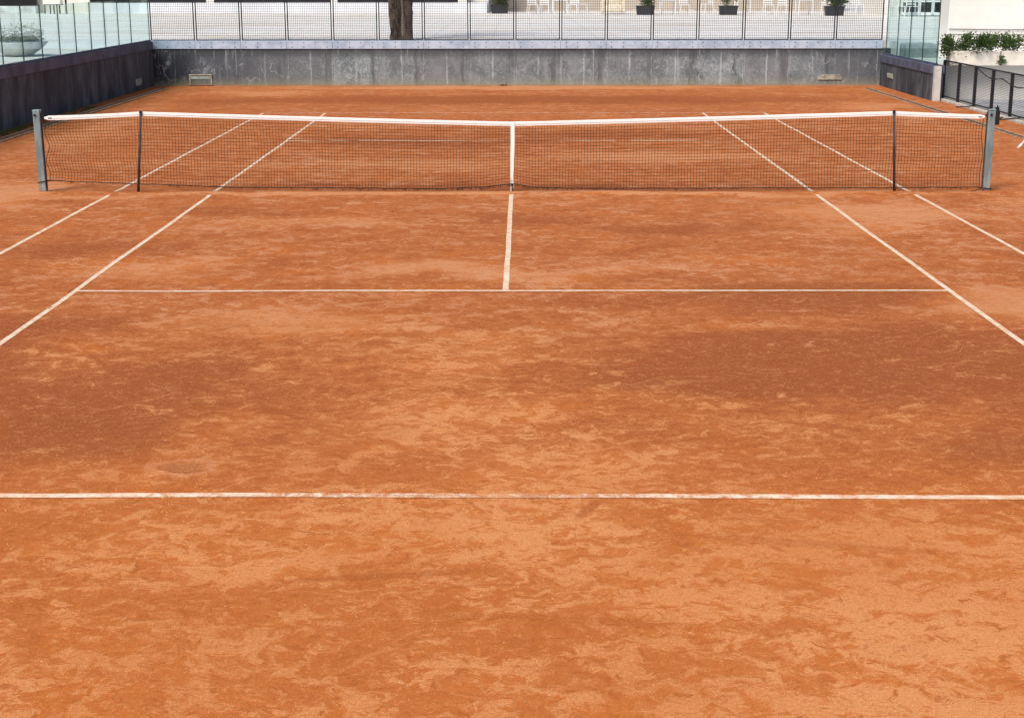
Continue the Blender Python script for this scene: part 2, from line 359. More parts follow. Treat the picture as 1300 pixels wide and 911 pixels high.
def tube(bm, pts, r, n=6, mi=0, cap=True, flat=None):
    """tube through pts; r number or list; flat=(a,b) gives an elliptical section"""
    rings = []; pts = [Vector(p) for p in pts]
    for i, p in enumerate(pts):
        d = (pts[min(i+1, len(pts)-1)] - pts[max(i-1, 0)]).normalized()
        up = Vector((0,0,1)) if abs(d.z) < .9 else Vector((0,1,0))
        a = d.cross(up).normalized(); b = a.cross(d).normalized()
        rr = r[i] if isinstance(r, (list, tuple)) else r
        fa, fb = flat or (1, 1)
        rings.append([bm.verts.new(p + a*math.cos(2*math.pi*k/n)*rr*fa + b*math.sin(2*math.pi*k/n)*rr*fb) for k in range(n)])
    for i in range(len(rings)-1):
        for k in range(n):
            f = bm.faces.new((rings[i][k], rings[i][(k+1)%n], rings[i+1][(k+1)%n], rings[i+1][k])); f.material_index = mi
    if cap:
        bm.faces.new(list(reversed(rings[0]))).material_index = mi; bm.faces.new(rings[-1]).material_index = mi
def sheet(x0, x1, y0, y1, z):
    b = B(); b.faces.new([b.verts.new(p) for p in ((x0,y0,z),(x1,y0,z),(x1,y1,z),(x0,y1,z))]); return b
def lathe(bm, prof, n=28, mi=0):
    rings = [[bm.verts.new((r*math.cos(2*math.pi*k/n), r*math.sin(2*math.pi*k/n), z)) for k in range(n)] for r, z in prof]
    for i in range(len(rings)-1):
        for k in range(n): bm.faces.new((rings[i][k], rings[i][(k+1)%n], rings[i+1][(k+1)%n], rings[i+1][k])).material_index = mi
    bm.faces.new(list(reversed(rings[0]))); bm.faces.new(rings[-1])
def leafquad(bm, p, d, L, W, mi=0):
    d = Vector(d).normalized(); s = d.cross(Vector((random.uniform(-1,1), random.uniform(-1,1), random.uniform(-1,1)))).normalized()
    nrm = s.cross(d); p = Vector(p)
    v = [bm.verts.new(p), bm.verts.new(p + d*L*.5 + s*W*.5 + nrm*L*.05), bm.verts.new(p + d*L - nrm*L*.12), bm.verts.new(p + d*L*.5 - s*W*.5 + nrm*L*.05)]
    bm.faces.new(v).material_index = mi

# ------------------------------------------------------------------ setting
XL, XR, YF = -9.87, 10.03, 20.0       # inner faces of the court walls
struct('ground', sheet(-400, 400, -300, 500, -.06), M_asph)
# gently uneven clay, one sheet
bm = B()
nx, ny = 160, 300
def gz(x, y):
    z = .008*(mnoise.noise(Vector((x*.5, y*.5, 0)))) + .001*mnoise.noise(Vector((x*2.2, y*2.2, 3)))
    z += .035*math.exp(-((y+.12)/.16)**2)*(.6+.4*mnoise.noise(Vector((x*1.1, 0, 9)))) if abs(x) < 7 else 0
    return z
ys = [-26 + i*(YF+.05+26)/ny for i in range(ny+1)]
ys = sorted(set(ys + [-.5+i*.04 for i in range(25)]))
g = [[bm.verts.new((XL-.05+(XR+.25-XL)*i/nx, y, gz(XL+(XR-XL)*i/nx, y))) for i in range(nx+1)] for y in ys]
for j in range(len(ys)-1):
    for i in range(nx): bm.faces.new((g[j][i], g[j][i+1], g[j+1][i+1], g[j+1][i]))
cg = struct('clay_ground', bm, M_clay, smooth=True)
att = cg.data.attributes.new('damp', 'FLOAT', 'POINT')
def dampness(x, y):
    wx = x + .7*mnoise.noise(Vector((x*.7, y*.9, 1))) + .3*mnoise.noise(Vector((x*2, y*2, 2))); wy = y + .6*mnoise.noise(Vector((x*.7, y*.9, 11))) + .25*mnoise.noise(Vector((x*2, y*2, 12)))
    tot = 0
    for lst, sg in ((DRY, 1), (WET, -1)):
        for bx, by, rx, ry, ro, k in lst:
            c_, s_ = math.cos(R(ro)), math.sin(R(ro)); u = ((wx-bx)*c_+(wy-by)*s_)/rx; v = (-(wx-bx)*s_+(wy-by)*c_)/ry
            l = math.hypot(u, v)
            if l < 1: f = min(1, (1-l)/.8); tot += sg*k*f*f*(3-2*f)
    return tot
att.data.foreach_set('value', [dampness(v.co.x, v.co.y) for v in cg.data.vertices])

def strip(x0, y0, x1, y1, w, mat, dz=.003, gap=None):
    """court line following the clay surface"""
    b = B(); a = Vector((x0,y0,0)); e = Vector((x1,y1,0)); d = (e-a); n = max(2, int(d.length/.12)); d.normalize(); s = Vector((-d.y, d.x, 0))*w/2
    prev = None
    for i in range(n+1):
        p = a.lerp(e, i/n)
        wob = mnoise.noise(Vector((p.x*.8, p.y*.8, 5)))*.008
        q = p + s.normalized()*wob
        jl = 1+.12*mnoise.noise(Vector((p.x*5, p.y*5, 7))); jr = 1+.12*mnoise.noise(Vector((p.x*5, p.y*5, 17)))
        l = q + s*jl; r = q - s*jr
        cur = (b.verts.new((l.x, l.y, gz(l.x,l.y)*1.0+dz)), b.verts.new((r.x, r.y, gz(r.x,r.y)+dz)))
        if prev and not (gap and gap[0] < p.y < gap[1]): b.faces.new((prev[1], cur[1], cur[0], prev[0]))
        prev = cur
    o = link('court_line', b, mat); o['kind'] = 'structure'
    at_ = o.data.attributes.new('damp', 'FLOAT', 'POINT'); at_.data.foreach_set('value', [dampness(v.co.x, v.co.y) for v in o.data.vertices])
    return o
SX, DX = 4.115, 5.485
GP = (-.30, .05)
for s in (-1, 1):
    strip(s*SX+(.0 if s < 0 else .03), -11.86, s*SX+(.0 if s < 0 else .03), 11.86, .053, M_line, gap=GP)
    strip(s*DX, -11.86, s*DX, 11.86, .053, M_line, dz=.0032, gap=GP)
strip(-SX+.03, -6.4, SX, -6.4, .055, M_line, dz=.0036)
strip(-.045, -6.37, -.01, -.28, .056, M_line, dz=.0034)
strip(-SX+.03, 6.4, SX-.03, 6.4, .07, M_far, dz=.0036)
strip(0, .3, 0, 6.36, .05, M_farbase, dz=.0034)
strip(-6.2, -11.86, 6.2, -11.93, .066, M_base, dz=.0036)
strip(-DX, 11.885, DX, 11.885, .08, M_farbase, dz=.0036)

# loose grit on the surface, too much to count
b = B(); rnd = random.Random(90)
for i in range(4500):
    if rnd.random() < .35: x = rnd.gauss(-1.97, .22) if rnd.random() < .12 else rnd.uniform(-5, 5); y = -11.9 + rnd.gauss(0, .25)
    else: y = -15 + 12*rnd.random()**1.6; x = rnd.uniform(-5.5, 5.5)
    r_ = .0016 + .0045*rnd.random()**5; z = gz(x, y) + r_*.4
    v = [b.verts.new((x+r_*math.cos(a)*rnd.uniform(.7,1.4), y+r_*math.sin(a)*rnd.uniform(.7,1.4), z-r_*.5)) for a in (0,1.57,3.14,4.71)]
    tp = b.verts.new((x+rnd.uniform(-.3,.3)*r_, y, z+r_*rnd.uniform(.5,1)))
    for k in range(4): b.faces.new((v[k], v[(k+1)%4], tp))
g = link('grit', b, simple('clay_grit', (.56, .25, .11), .95, 0, .35, 3)); g['kind'] = 'stuff'

# drain channels along both long sides
for x in (-9.34, 9.40):
    b = B(); box(b, x-.115, x-.06, -12, 18.9, -.01, .020); box(b, x+.06, x+.115, -12, 18.9, -.01, .020)
    struct('drain_kerb', b, M_drkerb)
    b = B()
    box(b, x-.058, x+.058, -12, 18.9, -.01, .008)
    for i in range(300): box(b, x-.056, x+.056, -12+i*.103, -12+i*.103+.05, .0082, .015)
    struct('drain_channel', b, M_drain)

# terraces
b = B(); box(b, XL-40, XL-.26, -26, 130, -.2, 1.20); struct('terrace', b, M_pave)
b = B(); box(b, XL-.26, 10.29, YF+.26, 130, -.2, 1.20); struct('far_terrace', b, M_pave)
b = B(); box(b, 10.29, 60, 19.35, 130, -.2, 1.199); struct('right_terrace', b, M_pave)
b = B(); box(b, 10.29, 60, 15.4, 19.35, -.2, .83); struct('low_terrace', b, M_white)
b = B(); box(b, 10.45, 60, -26, 15.4, -.2, .0); struct('side_path', b, M_grey)

# ------------------------------------------------------------------ walls
def vent(wall, x0, x1, z0, z1, axis='x', pos=0, arch=True, name='wall_light'):
    """shallow wall lamp housing standing 2 cm proud"""
    fr = B()
    if axis == 'x':
        y = pos
        box(fr, x0, x1, y-.035, y+.01, z1-.035, z1); box(fr, x0, x0+.04, y-.03, y+.01, z0, z1-.036); box(fr, x1-.04, x1, y-.03, y+.01, z0, z1-.036)
        h = link(name, fr, M_beige, wall, bevel=.004)
        ln = B(); box(ln, x0+.045, x1-.045, y-.018, y+.008, z1-.13, z1-.045); link('lens', ln, M_lens, h)
        ln = B(); box(ln, x0+.045, x1-.045, y-.014, y+.007, z0, z1-.135); link('housing', ln, M_conc, h)
    else:
        xx = pos; s = 1 if xx < 0 else -1
        a0, a1 = sorted((xx, xx+s*.03))
        box(fr, a0, a1, x0, x1, z0, z1); h = link(name, fr, M_beige, wall, bevel=.01)
        ln = B(); c0, c1 = sorted((xx+s*.028, xx+s*.034)); box(ln, c0, c1, x0+.05, x1-.05, z0+.04, z1-.04); link('lens', ln, M_lens, h)

# far wall
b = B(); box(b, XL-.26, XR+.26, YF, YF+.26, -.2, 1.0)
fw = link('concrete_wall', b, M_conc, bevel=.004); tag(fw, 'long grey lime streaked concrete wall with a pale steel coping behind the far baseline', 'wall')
# coping plates, one per fence bay
px = [-9.90,-8.69,-7.44,-6.19,-4.94,-3.70,-2.46,-1.215,.03,1.28,2.525,3.775,5.02,6.27,7.52,8.77,10.03]
b = B()
for i in range(16):
    x0, x1 = px[i]+.003, px[i+1]-.003
    if i == 0: x0 = XL-.02
    if i == 15: x1 = XR+.02
    box(b, x0, x1, YF-.035, YF+.30, 1.0, 1.214)
    bx = random.uniform(-.01,.01)
cp = link('coping', b, M_cop, fw, bevel=.004)
b = B()
for i in range(16):
    for f in (.12, .37, .62, .88):
        x = px[i] + (px[i+1]-px[i])*f + random.uniform(-.012, .012)
        for z in ((1.165, 1.05) if f in (.37,.88,.12) else (1.165,)):
            box(b, x-.011, x+.011, YF-.045, YF-.0352, z-.011, z+.011)
link('bolts', b, M_frame, cp)
vent(fw, -8.90, -8.27, .02, .32, pos=YF)
b = B(); box(b, 8.33, 8.98, YF-.03, YF+.01, .16, .25); box(b, 8.36, 8.95, YF-.022, YF+.01, .253, .30)
link('wall_light', b, M_beige, fw, bevel=.004)
# left wall
b = B(); box(b, XL-.26, XL, -24, YF-.002, -.2, .985)
lw = link('retaining_wall', b, M_dark, bevel=.004); tag(lw, 'nearly black damp concrete wall along the left side of the court below the glass', 'wall')
b = B(); y = -24
while y < YF-.1:
    y1 = min(y+2.5, YF-.04); box(b, XL-.28, XL+.03, y+.003, y1-.003, .985, 1.20); y = y1
link('coping', b, M_darkcap, lw, bevel=.003)
vent(lw, 18.05, 18.6, .13, .31, 'y', XL)
# right wall
b = B(); box(b, XR, XR+.26, 15.02, YF-.002, -.2, .64)
rw = link('retaining_wall', b, M_dark, bevel=.004); tag(rw, 'short low dark concrete wall in the far right corner under the tall glass screen', 'wall')
b = B(); box(b, XR-.03, XR+.28, 15.0, 17.45, .64, .835); box(b, XR-.03, XR+.28, 17.456, YF-.04, .64, .835); link('coping', b, M_darkcap, rw, bevel=.003)
vent(rw, 18.6, 19.15, .27, .40, 'y', XR)
b = B(); box(b, XR+.01, XR+.17, 14.86, 14.995, -.1, .82)
tag(link('pillar', b, M_kerbw, bevel=.008), 'low white plastered pillar between the short dark wall and the railing', 'pillar')

# ------------------------------------------------------------------ mesh fence
H0, H1 = 1.222, 4.2
mf = thing('mesh_fence', 'tall dark wire mesh fence of many framed panels standing on the far wall', 'fence', (0, YF+.09, 0))
def panel(w):
    b = B(); t_ = .030
    box(b, 0, t_, -.015, .015, H0, H1); box(b, w-t_, w, -.015, .015, H0, H1)
    box(b, t_, w-t_, -.0148, .0148, H0, H0+t_*.8); box(b, t_, w-t_, -.0148, .0148, H1-t_, H1)
    me = link('fence_panel', b, M_frame, mf)
    b = B(); n = int(round((w-2*t_)/.05)); 
    for k in range(1, n):
        x = t_ + (w-2*t_)*k/n; box(b, x-.0033, x+.0033, -.0033, .0033, H0+t_*.8, H1-t_)
    z = H0+.06; 
    while z < H1-.06:
        box(b, t_, w-t_, .0035, .0085, z-.0033, z+.0033); z += .065
    link('wire_mesh', b, M_wire, me); return me
p0 = None
for i in range(16):
    w = px[i+1]-px[i]-.036
    x = px[i]+.018
    if i == 0: x = XL-.04; w = px[1]-.018-x
    if i in (0, 1, 15): o = panel(w if i != 15 else XR+.03-x)
    else: o = copy_tree(o1, mf)
    if i == 1: o1 = o
    o.location.x = x
    if 1 < i < 15: o.scale.x = w/w1
    if i == 1: w1 = w

# ------------------------------------------------------------------ glass
def glass_fence(x, joints, z0, z1, th, label):
    root = thing('glass_balustrade', label, 'glass fence', (x, joints[-1], 0))
    for a, c in zip(joints[:-1], joints[1:]):
        y0, y1 = sorted((a, c)); y0 += .007; y1 -= .007
        b = B(); box(b, -th/2, th/2, y0-joints[-1], y1-joints[-1], z0, z1)
        b.faces.ensure_lookup_table()
        for f in b.faces:
            f.normal_update()
            if abs(f.normal.x) < .5: f.material_index = 1
        link('glass_pane', b, [M_glass, M_gedge], root)
    for j in joints:
        b = B(); box(b, -th/2-.001, th/2+.001, j-.006-joints[-1], j+.006-joints[-1], z0, z1-.002); link('joint_strip', b, M_gedge, root)
    b = B(); box(b, -.03, .03, min(joints)-joints[-1], max(joints)-joints[-1], z0-.022, z0+.018)
    link('base_channel', b, M_darkcap, root)
glass_fence(XL-.04, [-2+1.19*i-.16 for i in range(18)] + [19.95], 1.225, 2.33, .02, 'waist high pale green glass balustrade on top of the left wall')
glass_fence(XR+.10, [15.08, 16.35, 17.55, 18.75, 19.9], .86, 3.6, .02, 'tall pale green glass screen on the low wall at the right corner')

# ------------------------------------------------------------------ net
PLX, PRX = -6.47, 6.53
def interp(tab, x):
    if x <= tab[0][0]: return tab[0][1]
    for (a, va), (c, vc) in zip(tab[:-1], tab[1:]):
        if x <= c: return va + (vc-va)*(x-a)/(c-a)
    return tab[-1][1]
SLX, SRX = -5.06, 5.20
def ztop(x):
    if x < SLX: f = max(0, (x+6.38)/(SLX+6.38)); return 1.018 + .055*f**1.5
    if x > SRX: f = max(0, (6.44-x)/(6.44-SRX)); return 1.028 + .045*f**1.3
    if x < 0: f = -x/-SLX; return .934 + .139*abs(x/SLX)**1.12
    return .934 + .139*(x/SRX)**1.12
def zbot(x): return interp([(-6.36,.165),(-5.9,.145),(-5.06,.115),(-3.85,.072),(-1.,.05),(-.35,.075),(0,.12),(.3,.07),(.8,.055),(5.2,.06),(6.4,.07)], x) + .006*mnoise.noise(Vector((x*6,0,0)))
def ny_(x, s):  # s 0 top .. 1 bottom
    return .03*math.sin(s*math.pi)*mnoise.noise(Vector((x*.9, s*1.5, 1))) - .05*s*s*(.5+.5*mnoise.noise(Vector((x*.7, 0, 4))))
def npt(x, s):
    zt = ztop(x)-.03; zb = zbot(x); z = zt+(zb-zt)*s
    a = math.exp(-max(0, x+6.36)/.8); c = math.exp(-max(0, 6.4-x)/.5)
    dx = .030*a*math.sin(s*13+1.+x*.8)*math.sin(s*math.pi)**.5 - .020*c*math.sin(s*9)*math.sin(s*math.pi) + .007*mnoise.noise(Vector((x*1.3, s*3, 8)))
    return Vector((x+dx, ny_(x, s), z))
net = thing('tennis_net', 'black tennis net with a white headband stretched across the middle of the court', 'tennis net', (0,0,0))
b = B(); NXc, NZ = 306, 21
xs = [-6.37 + 12.80*i/NXc for i in range(NXc+1)]
cr = .0021
for x in xs:
    pts = [npt(x, k/NZ) for k in range(NZ+1)]
    tube(b, pts, cr, 4, cap=False)
for k in range(1, NZ):
    tube(b, [npt(x, k/NZ) for x in xs], cr, 4, cap=False)
link('net_mesh', b, M_net, net)
# slack bottom: thick cord with bunched cord loops
b = B(); tube(b, [npt(x, 1) for x in xs], [.0055+.004*abs(mnoise.noise(Vector((x*5,2,2)))) for x in xs], 5)
for i in range(420):
    x = random.choice([random.uniform(-6.2, 6.3), random.gauss(0, 1.2)]); p = npt(x, 1)
    q = p + Vector((random.uniform(-.03,.03), random.uniform(-.03,.02), -random.uniform(.01, .035))); r_ = q + Vector((random.uniform(-.02,.03), 0, random.uniform(0,.03)))
    tube(b, [p, q, r_], .0022, 3, cap=False)
link('bottom_cord', b, M_net, net)
for x in (xs[0], xs[-1]):
    b = B(); tube(b, [npt(x, k/NZ) for k in range(NZ+1)], .0045, 5); link('side_cord', b, M_net, net)
# headband
b = B(); prev = None; xb = [-6.385 + 12.83*i/200 for i in range(201)]
for i, x in enumerate(xb):
    e = min(1, .45+min(x+6.385, 6.445-x)/.04*.55)
    hh = .031*e*(1+.05*mnoise.noise(Vector((x*3,0,0)))); z = ztop(x)
    w = .007
    ring = [b.verts.new((x, yy, z+zz)) for yy, zz in ((-w*.6,hh),(-w,hh*.6),(-w,-hh*.8),(-w*.5,-hh),(w*.5,-hh),(w,-hh*.8),(w,hh*.6),(w*.6,hh))]
    if prev:
        for k in range(8): b.faces.new((prev[k], ring[k], ring[(k+1)%8], prev[(k+1)%8]))
    else: b.faces.new(ring)
    prev = ring
b.faces.new(list(reversed(prev)))
hb = link('headband', b, M_band, net)
b = B(); tube(b, [(x, -.0085, ztop(x)-.004) for x in xb[2:-2]], .0028, 4); link('stitching', b, M_stitch, hb)
for x0 in (-6.33, 6.355):
    b = B()
    for k in range(4): box(b, x0+k*.014, x0+k*.014+.010, -.0105, -.006, ztop(x0+.02)-.010, ztop(x0+.02)+(.004 if k % 2 else .008))
    link('printed_mark', b, M_frame, hb)
# cable from band ends to posts, and tie at the foot of the left post
b = B(); tube(b, [(PLX+.03,0,1.03), (-6.37,0,ztop(-6.37))], .004, 6); link('cable', b, M_frame, net); b = B(); tube(b, [(6.43,0,ztop(6.43)), (PRX-.03,0,1.04)], .004, 6)
link('cable', b, M_frame, net)
b = B()
tube(b, [(-6.36,-.01,.165), (-6.42,-.055,.16), (-6.53,-.06,.14), (-6.535,.06,.14), (-6.42,.06,.155), (-6.37,0,.17), (-6.2,-.02,.155)], .007, 5)
tube(b, [(-6.43,-.02,.16), (-6.40,-.03,.07), (-6.41,-.02,.03)], .005, 5)
link('tie_rope', b, M_net, net); b = B(); tube(b, [(6.40,-.01,.07), (6.47,-.06,.06), (6.59,-.06,.05), (6.59,.05,.05)], .007, 5)
tube(b, [(6.47,-.06,.06), (6.40,-.10,.05), (6.34,-.09,.02), (6.30,-.12,.03)], .005, 5)
link('tie_rope', b, M_net, net)
# centre strap
b = B(); prev = None
for i in range(13):
    s = i/12; z = .965 - s*.87; w = .026 - .010*max(0, s-.5)*2*(1 if s > .5 else 0); x = .008 - .022*max(0, s-.35)
    y = -.014 - .02*math.sin(s*math.pi)
    ring = [b.verts.new((x-w, y, z)), b.verts.new((x+w, y-.004, z)), b.verts.new((x+w, y+.004, z)), b.verts.new((x-w, y+.008, z))]
    if prev:
        for k in range(4): b.faces.new((prev[k], ring[k], ring[(k+1)%4], prev[(k+1)%4]))
    else: b.faces.new(ring)
    prev = ring
b.faces.new(list(reversed(prev)))
st = link('centre_strap', b, M_band, net)
b = B(); box(b, -.026, -.008, -.03, -.012, .0, .095); link('strap_webbing', b, M_kerb, st)
b = B(); tube(b, [(.004,-.03,.10), (.012,-.035,.055), (.002,-.035,.01)], .006, 6); box(b, -.012,.014,-.034,-.012,.092,.115); link('buckle', b, M_frame, st)

# posts
def post(name_label, X, s, tw):
    r = thing('net_post', name_label, 'net post', (X, 0, 0), 0, 'net posts')
    h = .047; H = 1.11
    b = B(); box(b, -h, h, -h, h, -.05, H); link('shaft', b, M_post, r, bevel=.010)
    b = B(); box(b, -h-.004, h+.004, -h-.004, h+.004, H, H+.022); link('cap', b, M_post, r, bevel=.008)
    b = B(); box(b, s*h if s>0 else -h-.012, h+.012 if s>0 else -h, -.012, .012, .06, H-.02); link('lacing_bar', b, M_stick, r)
    b = B()
    tube(b, [(s*h,0,H-.06), (s*(h+.03),0,H-.06)], .012, 8); link('lug', b, M_frame, r); b = B(); tube(b, [(-.015,-h-.02,H-.05), (-.015,-h,H-.05)], .016, 10)
    link('cable_hook', b, M_frame, r)
    if tw:
        b = B(); box(b, h+.001, h+.062, -.045, .045, H-.19, H+.005); cbx = link('tension_winch', b, M_blackpl, r, bevel=.014)
        b = B(); tube(b, [(h+.03,0,H+.004), (h+.03,0,H+.045)], .026, 10); tube(b, [(h+.03,0,H+.045), (h+.03,0,H+.075)], [.012,.006], 8); tube(b, [(h+.03,0,H+.01), (h+.03,0,H+.016)], .04, 12)
        link('knob', b, M_blackpl, cbx)
        b = B(); tube(b, [(h+.062,0,H-.10), (h+.085,0,H-.10), (h+.11,-.02,H-.085)], .009, 8); link('crank_handle', b, M_frame, cbx)
    return r
lp = post('pale grey square steel net post at the left end of the net', PLX, 1, False); lp.rotation_euler.y = R(-.6)
rp = post('blue grey square net post with a black winch at the right end of the net', PRX, -1, True)
def stick(X, lean, label):
    r = thing('singles_stick', label, 'net stick', (X, -.022, 0), 0, 'singles sticks propping up the net')
    b = B(); tube(b, [(-lean,0,-.02), (0,0,1.075)], [.019,.017], 10); link('pole', b, M_stick, r, smooth=True)
    b = B(); box(b, -.018, .018, -.010, .040, 1.074, 1.118); link('notched_cap', b, M_blackpl, r, bevel=.003)
stick(SLX, .10, 'thin dark pole propping up the net near its left end'); stick(SRX, -.07, 'thin dark pole propping up the net near its right end')

# ------------------------------------------------------------------ railing at the right
b = B(); box(b, 10.24, 10.50, -10, 15.38, -.1, .05); struct('kerb', b, M_kerb, bevel=.01)
rl = thing('metal_railing', 'low dark grey metal railing with mesh infill along the right edge of the court', 'railing', (10.37, 15.25, .05))
jy = [-.02 - 1.2*i for i in range(15)]
for j in jy:
    b = B(); box(b, -.03, .03, j-.03, j+.03, 0, .875); link('railing_post', b, M_frame, rl, bevel=.004)
b = B(); box(b, -.026, .026, jy[-1]-.03, jy[0]+.03, .876, .905); link('top_rail', b, M_frame, rl, bevel=.003)
inf = None
for a in jy[:-1]:
    if inf is None:
        b = B(); box(b, -.014, .014, -1.168, -.032, .04, .068); fr = link('infill_panel', b, M_frame, rl)
        b = B()
        for k in range(1, 23): box(b, -.0025, .0025, -1.168+k*.0496, -1.163+k*.0496, .068, .874)
        for k in range(1, 24): box(b, -.0070, -.0026, -1.168, -.032, .068+k*.034, .0745+k*.034)
        link('wire_mesh', b, M_wire, fr); inf = fr; inf.location.y = a
    else: o = copy_tree(inf, rl); o.location.y = a
for yy in (-2.55, -5.45):
    b = B(); tube(b, [(.0,yy,.03), (-.20,yy,.015), (-.44,yy-.02,.0)], .014, 6); link('foot_bar', b, M_frame, rl)
b = B()
def cat(p, q, sag, n=14): return [Vector(p).lerp(Vector(q), i/n) - Vector((0,0,sag*math.sin(math.pi*i/n))) for i in range(n+1)]
pts = cat((10.32,12.6,.93), (10.32,10.9,.80), .10)[:-1] + cat((10.32,10.9,.80), (10.32,8.7,.90), .16)
tube(b, pts, .011, 6); tag(link('cable', b, M_blackpl), 'black cable sagging along the inside of the dark railing', 'cable')

# ------------------------------------------------------------------ right background: planters, wall
b = B(); box(b, 11.86, 40, 20.2, 21.0, .83, 8)
ww = link('building_wall', b, M_white, bevel=.01); tag(ww, 'tall blank white wall behind the leafy planter boxes at the right', 'wall')
for z0, z1 in ((1.50, 1.40), (1.36, 1.30)):
    b = B(); pts = []
    for i in range(40): pts.append((11.88+i*.6, 20.17, z0+(z1-z0)*i/39 + .015*mnoise.noise(Vector((i*.7, z0, 0)))))
    tube(b, pts, .011, 6)
    tag(link('wall_cable', b, M_stick), 'thin grey cable running along the white wall, %s of the pair' % ('upper' if z0 > 1.4 else 'lower'), 'cable', 'cables on the white wall')

def bush(bm, c, r, n, L, W, seed, squash=(1,1,1)):
    rnd = random.Random(seed); c = Vector(c); k = 0
    cl = [c + Vector((rnd.gauss(0,.5)*r*squash[0], rnd.gauss(0,.45)*r*squash[1], rnd.uniform(-.3,1.)*r*squash[2])) for _ in range(9)]
    for i in range(n):
        q = rnd.choice(cl) + Vector((rnd.gauss(0,.24)*r, rnd.gauss(0,.24)*r, rnd.gauss(0,.22)*r))
        d = (q - c) + Vector((rnd.gauss(0,.4)*r, rnd.gauss(0,.4)*r, rnd.uniform(0,.5)*r))
        if d.length < 1e-4: continue
        leafquad(bm, q, d, L*rnd.uniform(.6,1.3), W*rnd.uniform(.6,1.2))
def shoots(bm, c, r, n, seed, hgt):
    rnd = random.Random(seed)
    for i in range(n):
        a = rnd.uniform(0, 6.28); p = Vector(c)+Vector((math.cos(a)*r*.5*rnd.random(), math.sin(a)*r*.4*rnd.random(), 0)); q = p + Vector((math.cos(a)*r*.6, math.sin(a)*r*.4, hgt*rnd.uniform(.6,1.1)))
        tube(bm, [p, p.lerp(q,.5)+Vector((0,0,.03)), q], [.006,.004,.002], 4, cap=False)
def planter_box(x0, x1, y, label, seeds, bushes):
    r = thing('planter_box', label, 'planter', (x0, y, .83), 0, 'cream planter boxes on the low wall')
    w = x1-x0
    b = B(); box(b, 0, w, 0, .03, 0, .33); box(b, 0, w, .32, .35, 0, .33); box(b, 0, .03, .03, .32, 0, .33); box(b, w-.03, w, .03, .32, 0, .33)
    link('box', b, M_plantbox, r, bevel=.006)
    b = B(); box(b, -.005, w+.005, -.008, .0, .30, .345); link('rim', b, M_plantbox, r, bevel=.003)
    b = B(); box(b, .031, w-.031, .031, .319, .2, .30); link('soil', b, M_soil, r)
    for i, (cx, rr, lbl) in enumerate(bushes):
        t_ = thing('shrub', lbl, 'shrub', (x0+cx, y+.16, 1.10), 0, 'leafy shrubs in the cream planter boxes')
        b = B(); bush(b, (0,-.02,.12), rr, 1500, .07, .035, seeds+i, (1.3,.6,.7)); link('foliage', b, M_leaf, t_)
        b = B(); shoots(b, (0,0,0), rr, 14, seeds+i, .3); link('stems', b, M_bark, t_)
planter_box(10.42, 11.60, 15.02, 'cream planter box on the low wall nearest the glass screen', 5, [(.16,.30,'dark green shrub spilling over the left edge of the first planter box'), (.78,.34,'dense green shrub with white flowers in the right half of the first planter box')])
planter_box(11.66, 12.95, 15.04, 'cream planter box on the low wall at the right edge of the picture', 25, [(.22,.32,'taller leafy shrub sprouting at the left end of the second planter box'), (.85,.16,'sparse small shrub further right in the second planter box')])
fn = thing('fern', 'small green fern hanging from the gap between the two cream planter boxes', 'fern', (11.64, 14.98, .86))
b = B(); bush(b, (0,0,.06), .10, 200, .06, .02, 77, (.6,.3,1.2)); link('foliage', b, M_leaf, fn)
b = B(); box(b, 10.31, 11.15, 18.55, 19.2, .83, 1.18); tag(link('bench_block', b, M_grey2, bevel=.02), 'low grey concrete block bench seen through the right glass screen', 'bench')

# ------------------------------------------------------------------ bowl planter at left
bw = thing('bowl_planter', 'wide shallow pale concrete bowl full of white flowers behind the left glass', 'planter', (-10.93, 12.45, 1.20))
b = B(); lathe(b, [(.20,0),(.27,.012),(.36,.07),(.50,.17),(.615,.28),(.64,.315),(.60,.318),(.56,.27)], 40); link('bowl', b, M_bowl, bw, smooth=True)
b = B(); bush(b, (0,0,.36), .42, 2200, .07, .03, 3, (.75,.75,.22)); link('foliage', b, M_leafs, bw)
b = B(); rnd = random.Random(4)
for i in range(330):
    a = rnd.uniform(0,6.28); q = math.sqrt(rnd.random())*.54; c = Vector((q*math.cos(a), q*math.sin(a), .44+rnd.uniform(0,.19)*(1-q*.6)))
    for k in range(5):
        aa = k*1.257; leafquad(b, c, (math.cos(aa), math.sin(aa), .35), .05, .045)
link('flowers', b, M_petal, bw)

# ------------------------------------------------------------------ tree
tr = thing('tree', 'old tree with a rough forked brown trunk rising just behind the mesh fence', 'tree', (-3.13, 20.95, 1.2))
def trunk_bm(pts, rad, seed, n=20):
    b = B(); rings = []
    for i, (p, r_) in enumerate(zip(pts, rad)):
        ring = []
        for k in range(n):
            a = 2*math.pi*k/n; w = r_*(1 + .26*mnoise.noise(Vector((math.cos(a)*1.6+seed, math.sin(a)*1.6, p[2]*1.4))) + .20*mnoise.noise(Vector((math.cos(a)*5, math.sin(a)*5+seed, p[2]*5))))
            ring.append(b.verts.new((p[0]+w*math.cos(a), p[1]+w*math.sin(a), p[2])))
        rings.append(ring)
    for i in range(len(rings)-1):
        for k in range(n): b.faces.new((rings[i][k], rings[i][(k+1)%n], rings[i+1][(k+1)%n], rings[i+1][k]))
    b.faces.new(rings[-1]); return b
zz = [i*.13 for i in range(36)]
pl = [(-.10-.035*z, 0, z-.05) for z in zz]; prr = [(.21 if z > .15 else .25)*(1-.045*z) for z in zz]
link('trunk', trunk_bm(pl, prr, 1), M_bark, tr, smooth=True)
